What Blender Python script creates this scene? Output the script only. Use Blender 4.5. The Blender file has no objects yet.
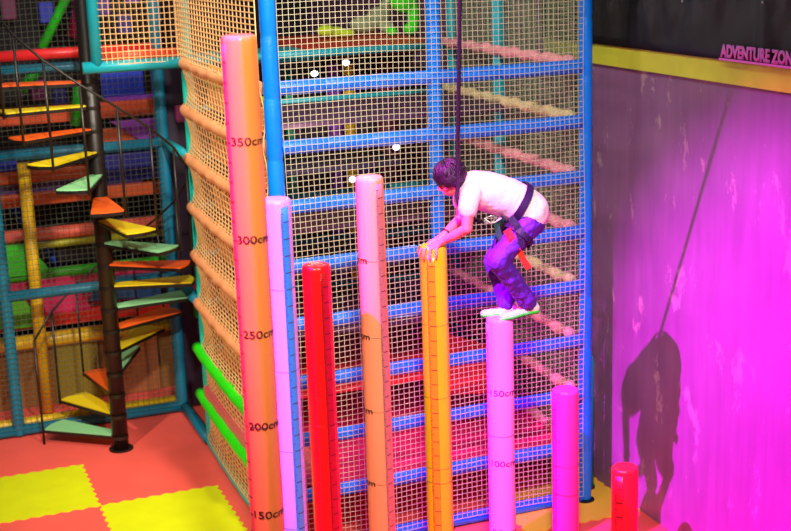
import bpy, bmesh, math, random
from mathutils import Vector, Matrix
from math import sin, cos, pi, radians, asin, atan2
random.seed(7)
S = bpy.context.scene
COL = S.collection

# ------------------------------------------------------------------ helpers
def lin(r, g, b):
    f = lambda v: (v/255/12.92) if v/255 <= .04045 else ((v/255+.055)/1.055)**2.4
    return (f(r), f(g), f(b), 1)

def mat(name, rgb, rough=.5, bump=0, bscale=40, var=0, vscale=6, metal=0, spec=.5, stretch=None):
    m = bpy.data.materials.new(name); m.use_nodes = True
    nt = m.node_tree; p = nt.nodes['Principled BSDF']
    c = lin(*rgb)
    p.inputs['Base Color'].default_value = c
    p.inputs['Roughness'].default_value = rough
    p.inputs['Metallic'].default_value = metal
    p.inputs['Specular IOR Level'].default_value = spec
    tc = nt.nodes.new('ShaderNodeTexCoord')
    src = tc.outputs['Object']
    if stretch:
        mp = nt.nodes.new('ShaderNodeMapping'); mp.inputs['Scale'].default_value = stretch
        nt.links.new(src, mp.inputs['Vector']); src = mp.outputs['Vector']
    if var:
        n = nt.nodes.new('ShaderNodeTexNoise'); n.inputs['Scale'].default_value = vscale
        n.inputs['Detail'].default_value = 4
        nt.links.new(src, n.inputs['Vector'])
        r = nt.nodes.new('ShaderNodeValToRGB')
        r.color_ramp.elements[0].position = .3; r.color_ramp.elements[1].position = .7
        r.color_ramp.elements[0].color = tuple(v*(1-var) for v in c[:3])+(1,)
        r.color_ramp.elements[1].color = tuple(min(1, v*(1+var)) for v in c[:3])+(1,)
        nt.links.new(n.outputs['Fac'], r.inputs['Fac']); nt.links.new(r.outputs['Color'], p.inputs['Base Color'])
    if bump:
        n = nt.nodes.new('ShaderNodeTexNoise'); n.inputs['Scale'].default_value = bscale
        nt.links.new(src, n.inputs['Vector'])
        b = nt.nodes.new('ShaderNodeBump'); b.inputs['Strength'].default_value = bump; b.inputs['Distance'].default_value = .01
        nt.links.new(n.outputs['Fac'], b.inputs['Height']); nt.links.new(b.outputs['Normal'], p.inputs['Normal'])
    return m

def tag(o, label=None, cat=None, group=None, kind=None):
    if label: o['label'] = label
    if cat: o['category'] = cat
    if group: o['group'] = group
    if kind: o['kind'] = kind
    return o

def link(o, parent=None):
    COL.objects.link(o)
    if parent: o.parent = parent
    return o

def thing(name, label, cat, loc=(0, 0, 0), group=None):
    o = bpy.data.objects.new(name, None); o.location = loc; o.empty_display_size = .1
    link(o); return tag(o, label, cat, group)

class MB:
    """collects world-space geometry; build() links it as one mesh object"""
    def __init__(s): s.v = []; s.f = []
    def add(s, vs, fs):
        n = len(s.v); s.v += [tuple(v) for v in vs]; s.f += [tuple(i+n for i in f) for f in fs]; return s
    def box(s, x0, x1, y0, y1, z0, z1):
        vs = [(x, y, z) for x in (x0, x1) for y in (y0, y1) for z in (z0, z1)]
        return s.add(vs, [(0, 1, 3, 2), (4, 6, 7, 5), (0, 4, 5, 1), (2, 3, 7, 6), (0, 2, 6, 4), (1, 5, 7, 3)])
    def tube(s, pts, r, n=8, cap=True, rs=None):
        pts = [Vector(p) for p in pts]; N = len(pts); vs = []; fs = []
        ref = None
        for i, p in enumerate(pts):
            t = (pts[min(i+1, N-1)]-pts[max(i-1, 0)]).normalized()
            if ref is None:
                ref = t.cross(Vector((0, 0, 1)))
                if ref.length < .05: ref = t.cross(Vector((0, 1, 0)))
                ref.normalize()
            ref = (ref-t*ref.dot(t)).normalized(); b = t.cross(ref)
            rr = rs[i] if rs else r
            for k in range(n):
                a = 2*pi*k/n+pi/n
                vs.append(p+ref*cos(a)*rr+b*sin(a)*rr)
        for i in range(N-1):
            for k in range(n):
                k2 = (k+1) % n
                fs.append((i*n+k, i*n+k2, (i+1)*n+k2, (i+1)*n+k))
        if cap:
            fs.append(tuple(range(n))[::-1]); fs.append(tuple(range((N-1)*n, N*n)))
        return s.add(vs, fs)
    def prism(s, poly, z0, z1):
        n = len(poly)
        vs = [(x, y, z0) for x, y in poly]+[(x, y, z1) for x, y in poly]
        return s.add(vs, [tuple(range(n))[::-1], tuple(range(n, 2*n))]+[(i, (i+1) % n, n+(i+1) % n, n+i) for i in range(n)])
    def ell(s, c, r, axes=None, nu=20, nv=12):
        c = Vector(c); A = axes or (Vector((1, 0, 0)), Vector((0, 1, 0)), Vector((0, 0, 1)))
        vs = [c-A[2]*r[2]]; fs = []
        for j in range(1, nv):
            ph = -pi/2+pi*j/nv
            for i in range(nu):
                th = 2*pi*i/nu
                vs.append(c+A[0]*r[0]*cos(ph)*cos(th)+A[1]*r[1]*cos(ph)*sin(th)+A[2]*r[2]*sin(ph))
        vs.append(c+A[2]*r[2]); L = len(vs)-1
        for i in range(nu):
            i2 = (i+1) % nu
            fs.append((0, 1+i2, 1+i))
            for j in range(nv-2):
                fs.append((1+j*nu+i, 1+j*nu+i2, 1+(j+1)*nu+i2, 1+(j+1)*nu+i))
            fs.append((1+(nv-2)*nu+i, 1+(nv-2)*nu+i2, L))
        return s.add(vs, fs)
    def chain(s, pts, rs, n=14):
        """tapered limb: balls and cones"""
        s.tube(pts, 0, n, True, rs)
        for p, r in zip(pts, rs): s.ell(p, (r, r, r), nu=n, nv=8)
        return s
    def build(s, name, m, parent=None, smooth=False, origin=None):
        me = bpy.data.meshes.new(name)
        off = Vector((0, 0, 0))
        if parent is not None:
            off = parent.matrix_world.translation if False else world_loc(parent)
        elif origin is not None: off = Vector(origin)
        if origin is not None and parent is not None: org = Vector(origin)
        else: org = off
        me.from_pydata([tuple(Vector(v)-org) for v in s.v], [], s.f)
        bm = bmesh.new(); bm.from_mesh(me); bmesh.ops.recalc_face_normals(bm, faces=bm.faces); bm.to_mesh(me); bm.free()
        if smooth: me.polygons.foreach_set('use_smooth', [True]*len(me.polygons))
        me.materials.append(m)
        o = bpy.data.objects.new(name, me); link(o, parent)
        o.location = (org-off) if parent is not None else org
        return o

def world_loc(o):
    p = Vector(o.location)
    while o.parent: o = o.parent; p += Vector(o.location)
    return p

def autosmooth(o, ang=40):
    me = o.data
    me.polygons.foreach_set('use_smooth', [True]*len(me.polygons))
    bm = bmesh.new(); bm.from_mesh(me)
    for e in bm.edges:
        if len(e.link_faces) == 2 and e.calc_face_angle(0) > radians(ang): e.smooth = False
    bm.to_mesh(me); bm.free(); return o

def text_mesh(txt, size):
    cu = bpy.data.curves.new('txt', 'FONT'); cu.body = txt; cu.size = size; cu.extrude = 0; cu.offset = size*(.045 if 'A' in txt else .012)
    o = bpy.data.objects.new('txt', cu); COL.objects.link(o)
    dg = bpy.context.evaluated_depsgraph_get(); dg.update()
    me = bpy.data.meshes.new_from_object(o.evaluated_get(dg))
    bpy.data.objects.remove(o); return me

# ------------------------------------------------------------------ materials
M = {}
M['blue'] = mat('blue_foam', (0, 125, 245), .38, .25, 30, .08, 5)
M['blue2'] = mat('blue_foam_pad', (0, 118, 245), .45, .4, 45, .1, 8)
M['teal'] = mat('teal_foam', (20, 165, 180), .4, .15, 30, .08)
M['turq'] = mat('turquoise_foam', (20, 205, 185), .4, .15, 30, .06)
M['deepteal'] = mat('deep_teal_foam', (10, 120, 150), .45, .1, 30, .08)
M['orangepad'] = mat('orange_pad', (255, 168, 112), .45, .5, 25, .1)
M['pinkpad'] = mat('pink_pad', (235, 150, 160), .55, .7, 30, .15, 14)
M['greenpad'] = mat('neon_green_pad', (40, 250, 20), .35, .2, 20, .05)
M['net'] = mat('beige_net_cord', (192, 184, 154), .8, 0, 0, .1, 20)
M['net_tan'] = mat('tan_net_cord', (250, 196, 130), .8, 0, 0, .1, 20)
M['net_grey'] = mat('grey_net_cord', (84, 88, 74), .8)
M['net_green'] = mat('green_grey_net_cord', (128, 142, 108), .8)
M['black'] = mat('black_metal', (26, 20, 16), .4, .05, 60)
M['white'] = mat('white_plastic', (235, 235, 235), .4)
M['dark'] = mat('dark_panel', (22, 20, 30), .8, 0, 40, .3)
M['tarp'] = mat('black_tarpaulin', (11, 12, 18), .5, .6, 3, .35, 2)
M['red_floor'] = mat('red_foam_floor', (248, 96, 84), .6, .1, 120, .06, 3)
M['yellow_mat'] = mat('yellow_foam_mat', (222, 232, 5), .55, .15, 150, .05, 4)
def C_(name, rgb, rough=.5, **k):
    if name not in M: M[name] = mat(name, rgb, rough, **k)
    return M[name]

# wall: grey-purple paint with scuffs
def wall_material():
    m = mat('purple_grey_wall_paint', (148, 106, 152), .42, .12, 9, .12, 1.5)
    nt = m.node_tree; p = nt.nodes['Principled BSDF']
    old = p.inputs['Base Color'].links[0].from_socket
    tc = nt.nodes.new('ShaderNodeTexCoord')
    mp = nt.nodes.new('ShaderNodeMapping'); mp.inputs['Scale'].default_value = (1, 2.2, 1.2)
    nt.links.new(tc.outputs['Object'], mp.inputs['Vector'])
    n = nt.nodes.new('ShaderNodeTexNoise'); n.inputs['Scale'].default_value = 1.9; n.inputs['Detail'].default_value = 9; n.inputs['Roughness'].default_value = .68
    nt.links.new(mp.outputs['Vector'], n.inputs['Vector'])
    r = nt.nodes.new('ShaderNodeValToRGB'); r.color_ramp.elements[0].position = .585; r.color_ramp.elements[1].position = .63
    r.color_ramp.elements[0].color = (0, 0, 0, 1); r.color_ramp.elements[1].color = (.55, .55, .55, 1)
    nt.links.new(n.outputs['Fac'], r.inputs['Fac'])
    mx = nt.nodes.new('ShaderNodeMix'); mx.data_type = 'RGBA'
    nt.links.new(r.outputs['Color'], mx.inputs['Factor']); nt.links.new(old, mx.inputs['A']); mx.inputs['B'].default_value = lin(215, 190, 190)
    # vertical streaks of damp and dirt
    mp2 = nt.nodes.new('ShaderNodeMapping'); mp2.inputs['Scale'].default_value = (1, 5, .6)
    nt.links.new(tc.outputs['Object'], mp2.inputs['Vector'])
    n2 = nt.nodes.new('ShaderNodeTexNoise'); n2.inputs['Scale'].default_value = 2.; n2.inputs['Detail'].default_value = 5
    nt.links.new(mp2.outputs['Vector'], n2.inputs['Vector'])
    r2 = nt.nodes.new('ShaderNodeValToRGB'); r2.color_ramp.elements[0].position = .35; r2.color_ramp.elements[1].position = .75
    r2.color_ramp.elements[0].color = (.8, .8, .8, 1); r2.color_ramp.elements[1].color = (1, 1, 1, 1)
    nt.links.new(n2.outputs['Fac'], r2.inputs['Fac'])
    mu = nt.nodes.new('ShaderNodeMix'); mu.data_type = 'RGBA'; mu.blend_type = 'MULTIPLY'; mu.inputs['Factor'].default_value = 1
    nt.links.new(mx.outputs['Result'], mu.inputs['A']); nt.links.new(r2.outputs['Color'], mu.inputs['B'])
    nt.links.new(mu.outputs['Result'], p.inputs['Base Color'])
    return m
M['wall'] = wall_material()

# ------------------------------------------------------------------ setting
WX = 1.57
def struct(name, mb, m, **k):
    return tag(mb.build(name, m, **k), kind='structure')
struct('floor', MB().box(-9, 3, -9, 8, -.1, 0), M['red_floor'])
struct('wall_right', MB().box(WX, WX+.2, -9, 8, 0, 6.4), M['wall'])
struct('wall_back', MB().box(-9, WX, 7.8, 8, 0, 6.4), C_('back_wall_paint', (38, 34, 46), .8))
struct('wall_left', MB().box(-9.2, -9, -9, 8, 0, 6.4), C_('left_wall_paint', (60, 52, 60), .8))
struct('trim_1', MB().box(WX-.03, WX, -9, 1.2, 3.46, 3.612), mat('yellow_trim_paint', (215, 226, 62), .5, .1, 30, .12, 3))
struct('trim_2', MB().box(WX-.02, WX, .46, .70, 0, 3.46), mat('green_edge_paint', (10, 70, 52), .5, .2, 10, .4, 6))

# black tarpaulin banner with folds and eyelets, lettering
ban = thing('tarpaulin_banner', 'black tarpaulin banner with pink capital letters hanging above the yellow trim', 'banner', (WX-.05, -2, 3.62))
mb = MB(); ny, nz = 160, 24
vs = []; fs = []
random.seed(3)
eye = [(-.1-.42*i+random.uniform(-.08, .08), 4.02-.0*i+random.uniform(-.05, .08)) for i in range(12)]
for j in range(nz+1):
    for i in range(ny+1):
        y = 1.2-(i/ny)*7.2; z = 3.615+(j/nz)*1.7
        d = .008*sin(y*9+z*3)+.006*sin(y*23-z*5)
        for (ey, ez) in eye:
            a = atan2(y-ey, ez-z); rr = math.hypot(y-ey, z-ez)
            d += .016*math.exp(-rr/.25)*cos(a*7)*(1 if z < ez else .4)
        if j == 0: d = 0
        vs.append((WX-.045-d, y, z))
for j in range(nz):
    for i in range(ny):
        k = j*(ny+1)+i; fs.append((k, k+1, k+ny+2, k+ny+1))
n0 = len(vs)
mb.add(vs, fs)
sheet = mb.build('tarpaulin_sheet', M['tarp'], ban, smooth=True)
md = sheet.modifiers.new('thickness', 'SOLIDIFY'); md.thickness = .004; md.offset = 0
for (ey, ez) in eye:
    MB().ell((WX-.066, ey, ez), (.004, .008, .008), nu=12, nv=6).build('eyelet', C_('eyelet_metal', (190, 190, 200), .3), ban, smooth=True)
pinkt = C_('pink_lettering', (232, 110, 225), .5)
me = text_mesh('ADVENTURE ZONE', .1)
xs = [v.co.x for v in me.vertices]; ys = [v.co.y for v in me.vertices]
W = .80; k = W/(max(xs)-min(xs)); kh = .088/(max(ys)-min(ys))
x0 = min(xs); y0 = min(ys)
for v in me.vertices:
    x, y = v.co.x, v.co.y
    v.co = (0, -1.40-(x-x0)*k+2, 3.634+(y-y0)*kh-3.62)
me.materials.append(pinkt)
o = bpy.data.objects.new('banner_lettering', me); link(o, ban); o.location = (-.03, 0, 0)
md = o.modifiers.new('thickness', 'SOLIDIFY'); md.thickness = .003
MB().box(WX-.083, WX-.08, -2.3, -1.39, 3.617, 3.631).build('underline', pinkt, ban)

# ------------------------------------------------------------------ foam mats with jigsaw edges
GX, GY, T = -2.362, 1.59, .98
def edge_pts(p, q):
    """jigsaw edge between grid corners p and q, shared by both neighbours"""
    n = 17; out = []
    dx, dy = q[0]-p[0], q[1]-p[1]; L = math.hypot(dx, dy); ux, uy = dx/L, dy/L; nx, ny_ = -uy, ux
    for i in range(n):
        c = (i+.5)/n; s = .011 if i % 2 else -.011
        for t, w in ((-.20, .7), (-.27, 1.), (.27, 1.), (.20, .7)):
            tt = c+t/n
            out.append((p[0]+dx*tt+nx*s*w, p[1]+dy*tt+ny_*s*w))
    return out
def foam_mat(i, j, label, m):
    x0, y0 = GX+i*T, GY+j*T; cs = [(x0, y0), (x0+T, y0), (x0+T, y0+T), (x0, y0+T)]
    poly = []
    for a, b in zip(cs, cs[1:]+cs[:1]):
        fwd = a <= b
        e = edge_pts(a, b) if fwd else edge_pts(b, a)[::-1]
        poly += [a]+e
    mbx = MB().prism(poly, .0, .006)
    o = mbx.build('foam_floor_mat', m, origin=(x0+T/2, y0+T/2, 0))
    return tag(o, label, 'floor mat')
foam_mat(-1, 0, 'yellow jigsaw foam mat nearest the foot of the spiral staircase', M['yellow_mat'])
foam_mat(0, -1, 'yellow jigsaw foam mat in front of the tallest post, beside the green-barred cage side', M['yellow_mat'])
foam_mat(3, -2, 'yellow jigsaw foam mat in the corner between the blue cage and the purple wall', C_('yellow_mat_lit_warm', (250, 200, 60), .55))  # same yellow mat, with the magenta light's orange cast put into its colour
foam_mat(-2, -1, 'yellow jigsaw foam mat at the lower left edge of the floor, mostly cut off', M['yellow_mat'])

# ------------------------------------------------------------------ measuring posts
CAM = Vector((-3.666, -8.929, 4.486))
MARK = C_('dark_print', (60, 20, 20), .5)
MARKP = C_('purple_print', (140, 20, 120), .5)
SEAMM = C_('seam_thread', (200, 60, 40), .6)
R0 = .089
posts = [
 # x, y, h, colour, strip colour, corner s, strip angle, labels(list), label start angle, seams, print, label text
 (-1.976, -2.366, 4.0, (230, 134, 58), (222, 92, 60), .05, -1.20, (350, 300, 250, 200, 150, 100, 50), -.82, (3., 2., 1.), 'MARK',
  'tall orange padded height post marked up to the top, nearest and tallest of the row'),
 (-1.602, -1.532, 3.0, (190, 165, 245), (45, 150, 235), .25, .55, (), 0, (2.5, 2., 1.5, 1.), 'MARK',
  'lilac padded height post with a blue ruler strip, half hidden behind the tall orange post'),
 (-1.278, -1.214, 2.5, (250, 22, 22), (190, 20, 28), -.4, .58, (), 0, (1.5, .5), 'MARK',
  'bright red padded height post with dark red ruler strip, left of the peach-pink post'),
 (-.879, -1.129, 3.0, (250, 165, 110), (196, 130, 112), .3, .72, (250, 200, 150, 100, 50), -2.5, (2.5, 2., 1.5, 1.), 'MARK',
  'tall pink and peach padded height post between the red post and the yellow post'),
 (-.431, -1.059, 2.5, (238, 205, 22), (205, 160, 20), .75, -.22, (), 0, (2., 1.5, 1., .9), 'MARK',
  'yellow padded height post that the climber grips with both hands'),
 (-.018, -1.172, 2.0, (248, 150, 222), (240, 130, 212), .9, -1.3, (150, 100, 50), -.84, (1.2,), 'MARKP',
  'pale pink padded height post the climber is standing on'),
 (.349, -1.396, 1.5, (250, 70, 150), (240, 50, 140), .8, -1.05, (), 0, (1., .8), 'MARKP',
  'magenta padded height post in front of the cage corner, right of the climber'),
 (.643, -1.674, 1.0, (245, 50, 48), (225, 40, 48), -.5, -.42, (), 0, (.5,), 'MARK',
  'short red padded height post in front of the purple wall, shortest of the row'),
]
def rprof(th, thc):
    d = (th-thc+pi) % (2*pi)-pi
    return R0*(1+.07*max(0, 1-abs(d)/.55)**1.3-.012*(1 if abs(d) > .8 else 0)*abs(sin(2.5*d)))
def wrap(th, off, thc, z): r = rprof(th, thc)+off; return (r*cos(th), r*sin(th), z)
for idx, (px, py, h, col, scol, cs, sa, labs, la, seams, prm, label) in enumerate(posts):
    th0 = atan2(CAM.y-py, CAM.x-px); thc = th0+asin(cs); P = Vector((px, py, 0))
    pt = thing('measuring_post', label, 'climbing post', (px, py, 0), 'padded height posts in a curved row')
    N = 64; h0 = h; h += .028 if h != 2. else .015
    nrm = int(h/.08)
    prof = [(0.0, 1.0)]+[(h*i/nrm*(1-.02/h)-.0, 1.0) for i in range(1, nrm)]
    top = [(h-.03, 1.0), (h-.022, .99), (h-.014, .965), (h-.007, .92), (h-.002, .85), (h, .74), (h+.002, .4), (h+.003, .02)]
    prof = [q for q in prof if q[0] < h-.04]+top
    rnd = [random.uniform(0, 6) for _ in range(6)]
    vs = []; fs = []
    for (z, s) in prof:
        for k_ in range(N):
            th = 2*pi*k_/N
            r = rprof(th, thc)*s
            near = max(0, 1-(h-z)/.3)
            r += .0012*near*sin(th*11+rnd[0])*(s > .8)+.0008*sin(z*7+rnd[1])*sin(2*th+rnd[2])
            for sz in seams:
                r -= .0022*math.exp(-((z-sz)/.03)**2)
            vs.append((px+r*cos(th), py+r*sin(th), z))
    for j in range(len(prof)-1):
        for k_ in range(N):
            k2 = (k_+1) % N; fs.append((j*N+k_, j*N+k2, (j+1)*N+k2, (j+1)*N+k_))
    fs.append(tuple(range(N))[::-1]); fs.append(tuple(range((len(prof)-1)*N, len(prof)*N)))
    body = MB().add(vs, fs).build('padded_body', mat('post_vinyl', col, .34, .35, 7, .03, 3, stretch=(1, 1, .5)), pt, smooth=True)
    # ruler strip
    vs = []; fs = []; na = 12; ww = .62; nz_ = int(h/.1)
    for j in range(nz_+1):
        z = .02+(h-.06)*j/nz_
        for i in range(na+1):
            vs.append(Vector(wrap(th0+sa-ww/2+ww*i/na, .0022, thc, z))+P)
    for j in range(nz_):
        for i in range(na):
            k_ = j*(na+1)+i; fs.append((k_, k_+1, k_+na+2, k_+na+1))
    st = MB().add(vs, fs).build('ruler_strip', mat('ruler_tape', scol, .3), pt, smooth=True)
    tag(st, 'printed ruler tape')
    st.modifiers.new('t', 'SOLIDIFY').thickness = .0012
    mb = MB(); prn = M['dark_print'] if prm == 'MARK' else M['purple_print']
    def band(t0, t1, z, hh, off=.0042):
        n = max(2, int((t1-t0)/.08)+1); vs = []
        for i in range(n+1):
            t = t0+(t1-t0)*i/n
            vs += [Vector(wrap(t, off, thc, z-hh/2))+P, Vector(wrap(t, off, thc, z+hh/2))+P]
        mb.add(vs, [(2*i, 2*i+2, 2*i+3, 2*i+1) for i in range(n)])
    e0 = th0+sa-ww/2
    for c in range(6, int(h0*100)-4):
        z = c/100
        if c % 10 == 0: band(e0+.12, e0+ww-.02, z, .0045)
        elif c % 5 == 0: band(e0, e0+.2, z, .003)
        else: band(e0, e0+.12, z, .002)
    tag(mb.build('ruler_marks', prn, pt), 'dark centimetre marks')
    for sz in seams:
        mb2 = MB(); mb2.tube([Vector(wrap(2*pi*i/48, -.001, thc, sz+.002*sin(i*.5)))+P for i in range(49)], .0022, 5, False)
        mb2.build('seam', mat('seam_thread', tuple(int(v*.62) for v in col), .6), pt, smooth=True)
    for lb in labs:
        me = text_mesh('%dcm' % lb, .062)
        xs = [v.co.x for v in me.vertices]; x0 = min(xs); wtot = .188; k = wtot/(max(xs)-x0)
        bm = bmesh.new(); bm.from_mesh(me)
        bmesh.ops.subdivide_edges(bm, edges=[e for e in bm.edges if e.calc_length() > .01], cuts=2)
        bmesh.ops.triangulate(bm, faces=bm.faces); 
        for v in bm.verts:
            th = th0+la+(v.co.x-x0)*k/R0
            v.co = Vector(wrap(th, .003, thc, lb/100-.012+v.co.y*.95))
        bm.to_mesh(me); bm.free(); me.materials.clear(); me.materials.append(prn)
        o = bpy.data.objects.new('height_number', me); link(o, pt)

# ------------------------------------------------------------------ nets
def net_panel(us, vs_, fn, r, n=4):
    """strands along u at each v and along v at each u. fn(u,v)->point"""
    mb = MB()
    U = [us[0]+(us[1]-us[0])*i/us[2] for i in range(us[2]+1)]
    V = [vs_[0]+(vs_[1]-vs_[0])*i/vs_[2] for i in range(vs_[2]+1)]
    for v in V: mb.tube([fn(U[0]+(U[-1]-U[0])*i/us[3], v) for i in range(us[3]+1)], r, n, False)
    for u in U: mb.tube([fn(u, V[0]+(V[-1]-V[0])*i/vs_[3]) for i in range(vs_[3]+1)], r, n, False)
    return mb

# ------------------------------------------------------------------ play cage (front)
LV = [.05, .48, .915, 1.355, 1.795, 2.222, 2.652, 3.073, 3.485]
cage = thing('play_cage', 'tall blue padded climbing cage covered in beige safety net behind the posts', 'play cage', (.08, 1.25, 0))
XL, XR, YB = -1.16, 1.27, 2.51
def ringed(a, b, r, step=.19, n=16):
    """foam tube with shallow joints"""
    a, b = Vector(a), Vector(b); L = (b-a).length; pts = []; rs = []
    k = max(1, int(L/step))
    for i in range(k):
        for t, q in ((0.02, .93), (.06, 1.), (.94, 1.), (.98, .93)):
            pts.append(a+(b-a)*((i+t)/k)); rs.append(r*q)
    return MB().tube(pts, r, n, True, rs)
HT = 4.7
for (x, y, m, r, lab) in ((XL, 0, 'blue', .058, None), (.045, 0, 'blue', .052, None), (XR, 0, 'blue', .05, None),
                     (XL-.03, YB, 'turq', .05, 'turquoise padded upright'), (XR, YB, 'teal', .045, 'teal padded upright'), (XR-.03, 1.45, 'teal', .055, 'teal padded upright')):
    o = ringed((x, y, 0.012), (x, y, HT), r, .4).build('upright', M[m], cage); autosmooth(o, 50)
    if lab: tag(o, lab)
for z in LV:
    o = ringed((XL+.04, 0, z), (XR-.03, 0, z), .051, .3).build('crossbar', M['blue2'], cage); autosmooth(o, 50)
    if z > .3:
        o = MB().tube([(XL, YB, z), (XR, YB, z)], .036, 12).build('rear_crossbar', M['teal'], cage, smooth=True)
for i, z in enumerate(LV):
    # left side: orange pads, the two lowest ones green, turquoise at the floor
    nm = 'orangepad' if i > 2 else ('greenpad' if i > 0 else 'turq')
    mb = MB(); pts = []; rs = []
    for k in range(25):
        t = k/24; pts.append((XL-(.065 if i > 2 else (.085 if i else .04))-.02*sin(pi*t), .06+t*(YB+.06), z+.006*sin(k*1.7)-.012*sin(pi*t))); rs.append((.047+.006*sin(k*2.3))*(.45 if k == 24 else 1) if i > 2 else (.052 if i else .045))
    o = mb.tube(pts, .05, 12, True, rs).build('side_crossbar', M[nm], cage, smooth=True)
    tag(o, {'orangepad': 'orange padded side bar', 'greenpad': 'neon green padded side bar', 'turq': 'turquoise bottom side bar'}[nm])
    # right side: scuffed pink and straw pads
    if i > 0:
        mb = MB(); pts = []; rs = []
        for k in range(41):
            t = k/40; pts.append((XR-.075, .08+t*(YB-.1), z+.03+.008*sin(k*1.3))); rs.append(.042+.007*sin(k*2.1)+.004*sin(k*5.3))
        o = mb.tube(pts, .03, 8, True, rs).build('side_crossbar', C_('straw_pad', (215, 195, 140), .6, bump=.7, bscale=30, var=.15) if i in (7, 4) else M['pinkpad'], cage, smooth=True)
        tag(o, 'frayed straw-coloured side bar' if i in (7, 4) else 'frayed pink side bar')
# front net, slightly slack
def fn_front(x, z):
    return (x+.006*sin(z*2.1+x*3), -.062-.012*sin(x*4.1+z*1.3)**2, z+.008*sin(x*3.3+z*.9)+.012*(x-.05)*sin(z*1.4))
tag(net_panel((XL+.05, XR-.05, 57, 22), (.08, 4.66, 113, 46), fn_front, .0025).build('safety_net', M['net'], cage), 'beige square mesh net over the front', kind=None)
# left side net, bulging between the bars and pinched at each bar
def fn_left(y, z):
    b = 0
    for i in range(len(LV)-1):
        if LV[i] <= z < LV[i+1]: b = sin(pi*(z-LV[i])/(LV[i+1]-LV[i]))
    t = (y-.05)/2.55
    e = sin(pi*min(1, max(0, t)))**.5
    yy = y-.14*b*max(0, (t-.75)/.25)
    return (XL-.075-.035*e+.03*b, yy, z-.07*e*b)
tag(net_panel((.05, 2.64, 26, 30), (.10, 4.6, 112, 120), fn_left, .0052).build('safety_net', M['net_tan'], cage), 'tan net bulging over the left side')
def fn_right(y, z): return (XR+.02-.01*sin(y*3)**2, y, z+.01*sin(y*4))
tag(net_panel((.06, YB, 50, 14), (.08, 4.6, 112, 20), fn_right, .0034).build('safety_net', M['net_green'], cage), 'grey-green net on the right side')
def fn_right2(y, z): return (XR+.07+.02*sin(y*3)**2, y+.02, z+.02)
tag(net_panel((.06, YB, 50, 14), (.08, 4.6, 92, 20), fn_right2, .0034).build('safety_net', M['net_green'], cage), 'second grey-green net outside the right side')
# decks
def deck(x0, x1, y0, y1, z, m, name='deck', th=.05, lab=None):
    mb = MB().box(x0, x1, y0, y1, z-th, z)
    o = mb.build(name, m, cage); bv = o.modifiers.new('b', 'BEVEL'); bv.width = .012; bv.segments = 3
    if lab: tag(o, lab)
    return o
magp = C_('magenta_vinyl', (232, 30, 110), .4, bump=.2, bscale=4)
redp = C_('red_vinyl', (225, 35, 45), .4, bump=.2, bscale=4)
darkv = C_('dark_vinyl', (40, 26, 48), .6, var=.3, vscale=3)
deck(XL+.05, XR-.08, .06, YB-.05, .47, magp, lab='magenta vinyl deck')
deck(XL+.05, XR-.5, .95, YB-.05, .93, redp, lab='red vinyl deck')
for i, z in enumerate(LV[3:8]):
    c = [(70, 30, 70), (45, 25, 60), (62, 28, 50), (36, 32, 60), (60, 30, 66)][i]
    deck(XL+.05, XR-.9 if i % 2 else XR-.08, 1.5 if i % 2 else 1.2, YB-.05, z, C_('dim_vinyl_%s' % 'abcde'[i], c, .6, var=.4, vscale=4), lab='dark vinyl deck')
deck(.02, 1.25, YB+.02, 4.4, 3.51, C_('rust_red_vinyl', (200, 52, 30), .5, bump=.2, bscale=6), th=.07, lab='rust-red top deck')
deck(XL, .0, YB+.02, 3.4, 3.49, M['teal'], th=.06, lab='teal top deck')
deck(XL-.1, XL+.3, .12, YB-.1, .62, C_('pink_vinyl_pad', (240, 110, 125), .4), 'side_pad', .13, 'thick pink vinyl pad')
# sloping red pads inside the lower cells
mb = MB(); mb.add([(.1, .5, .95), (.75, .35, .95), (1.1, .9, 1.02), (.5, 1.3, 1.2), (.1, .5, .90), (.75, .35, .90), (1.1, .9, .97), (.5, 1.3, 1.15)],
                  [(0, 1, 2, 3), (7, 6, 5, 4), (0, 4, 5, 1), (1, 5, 6, 2), (2, 6, 7, 3), (3, 7, 4, 0)])
tag(mb.build('sloping_pad', redp, cage), 'red vinyl pad sloping up inside a lower cell')
# coloured inner pads seen through the left net
for i in range(2, 8):
    z = LV[i]
    for (x, z0, z1, c, l) in ((-1.06, .03, .22, (245, 165, 100), 'peach inner pad'), (-1.08, .235, .30, (190, 225, 40), 'lime inner pad'), (-1.05, .31, .39, (245, 205, 60), 'yellow inner pad')):
        o = MB().box(x-.02, x+.02, .35+.1*(i % 3), 2.3, z+z0, z+z1).build('inner_pad', C_('inner_%d' % c[0]+str(c[1]), c, .5, var=.2, vscale=3), cage)
        bv = o.modifiers.new('b', 'BEVEL'); bv.width = .015; bv.segments = 3; tag(o, l)
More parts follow.
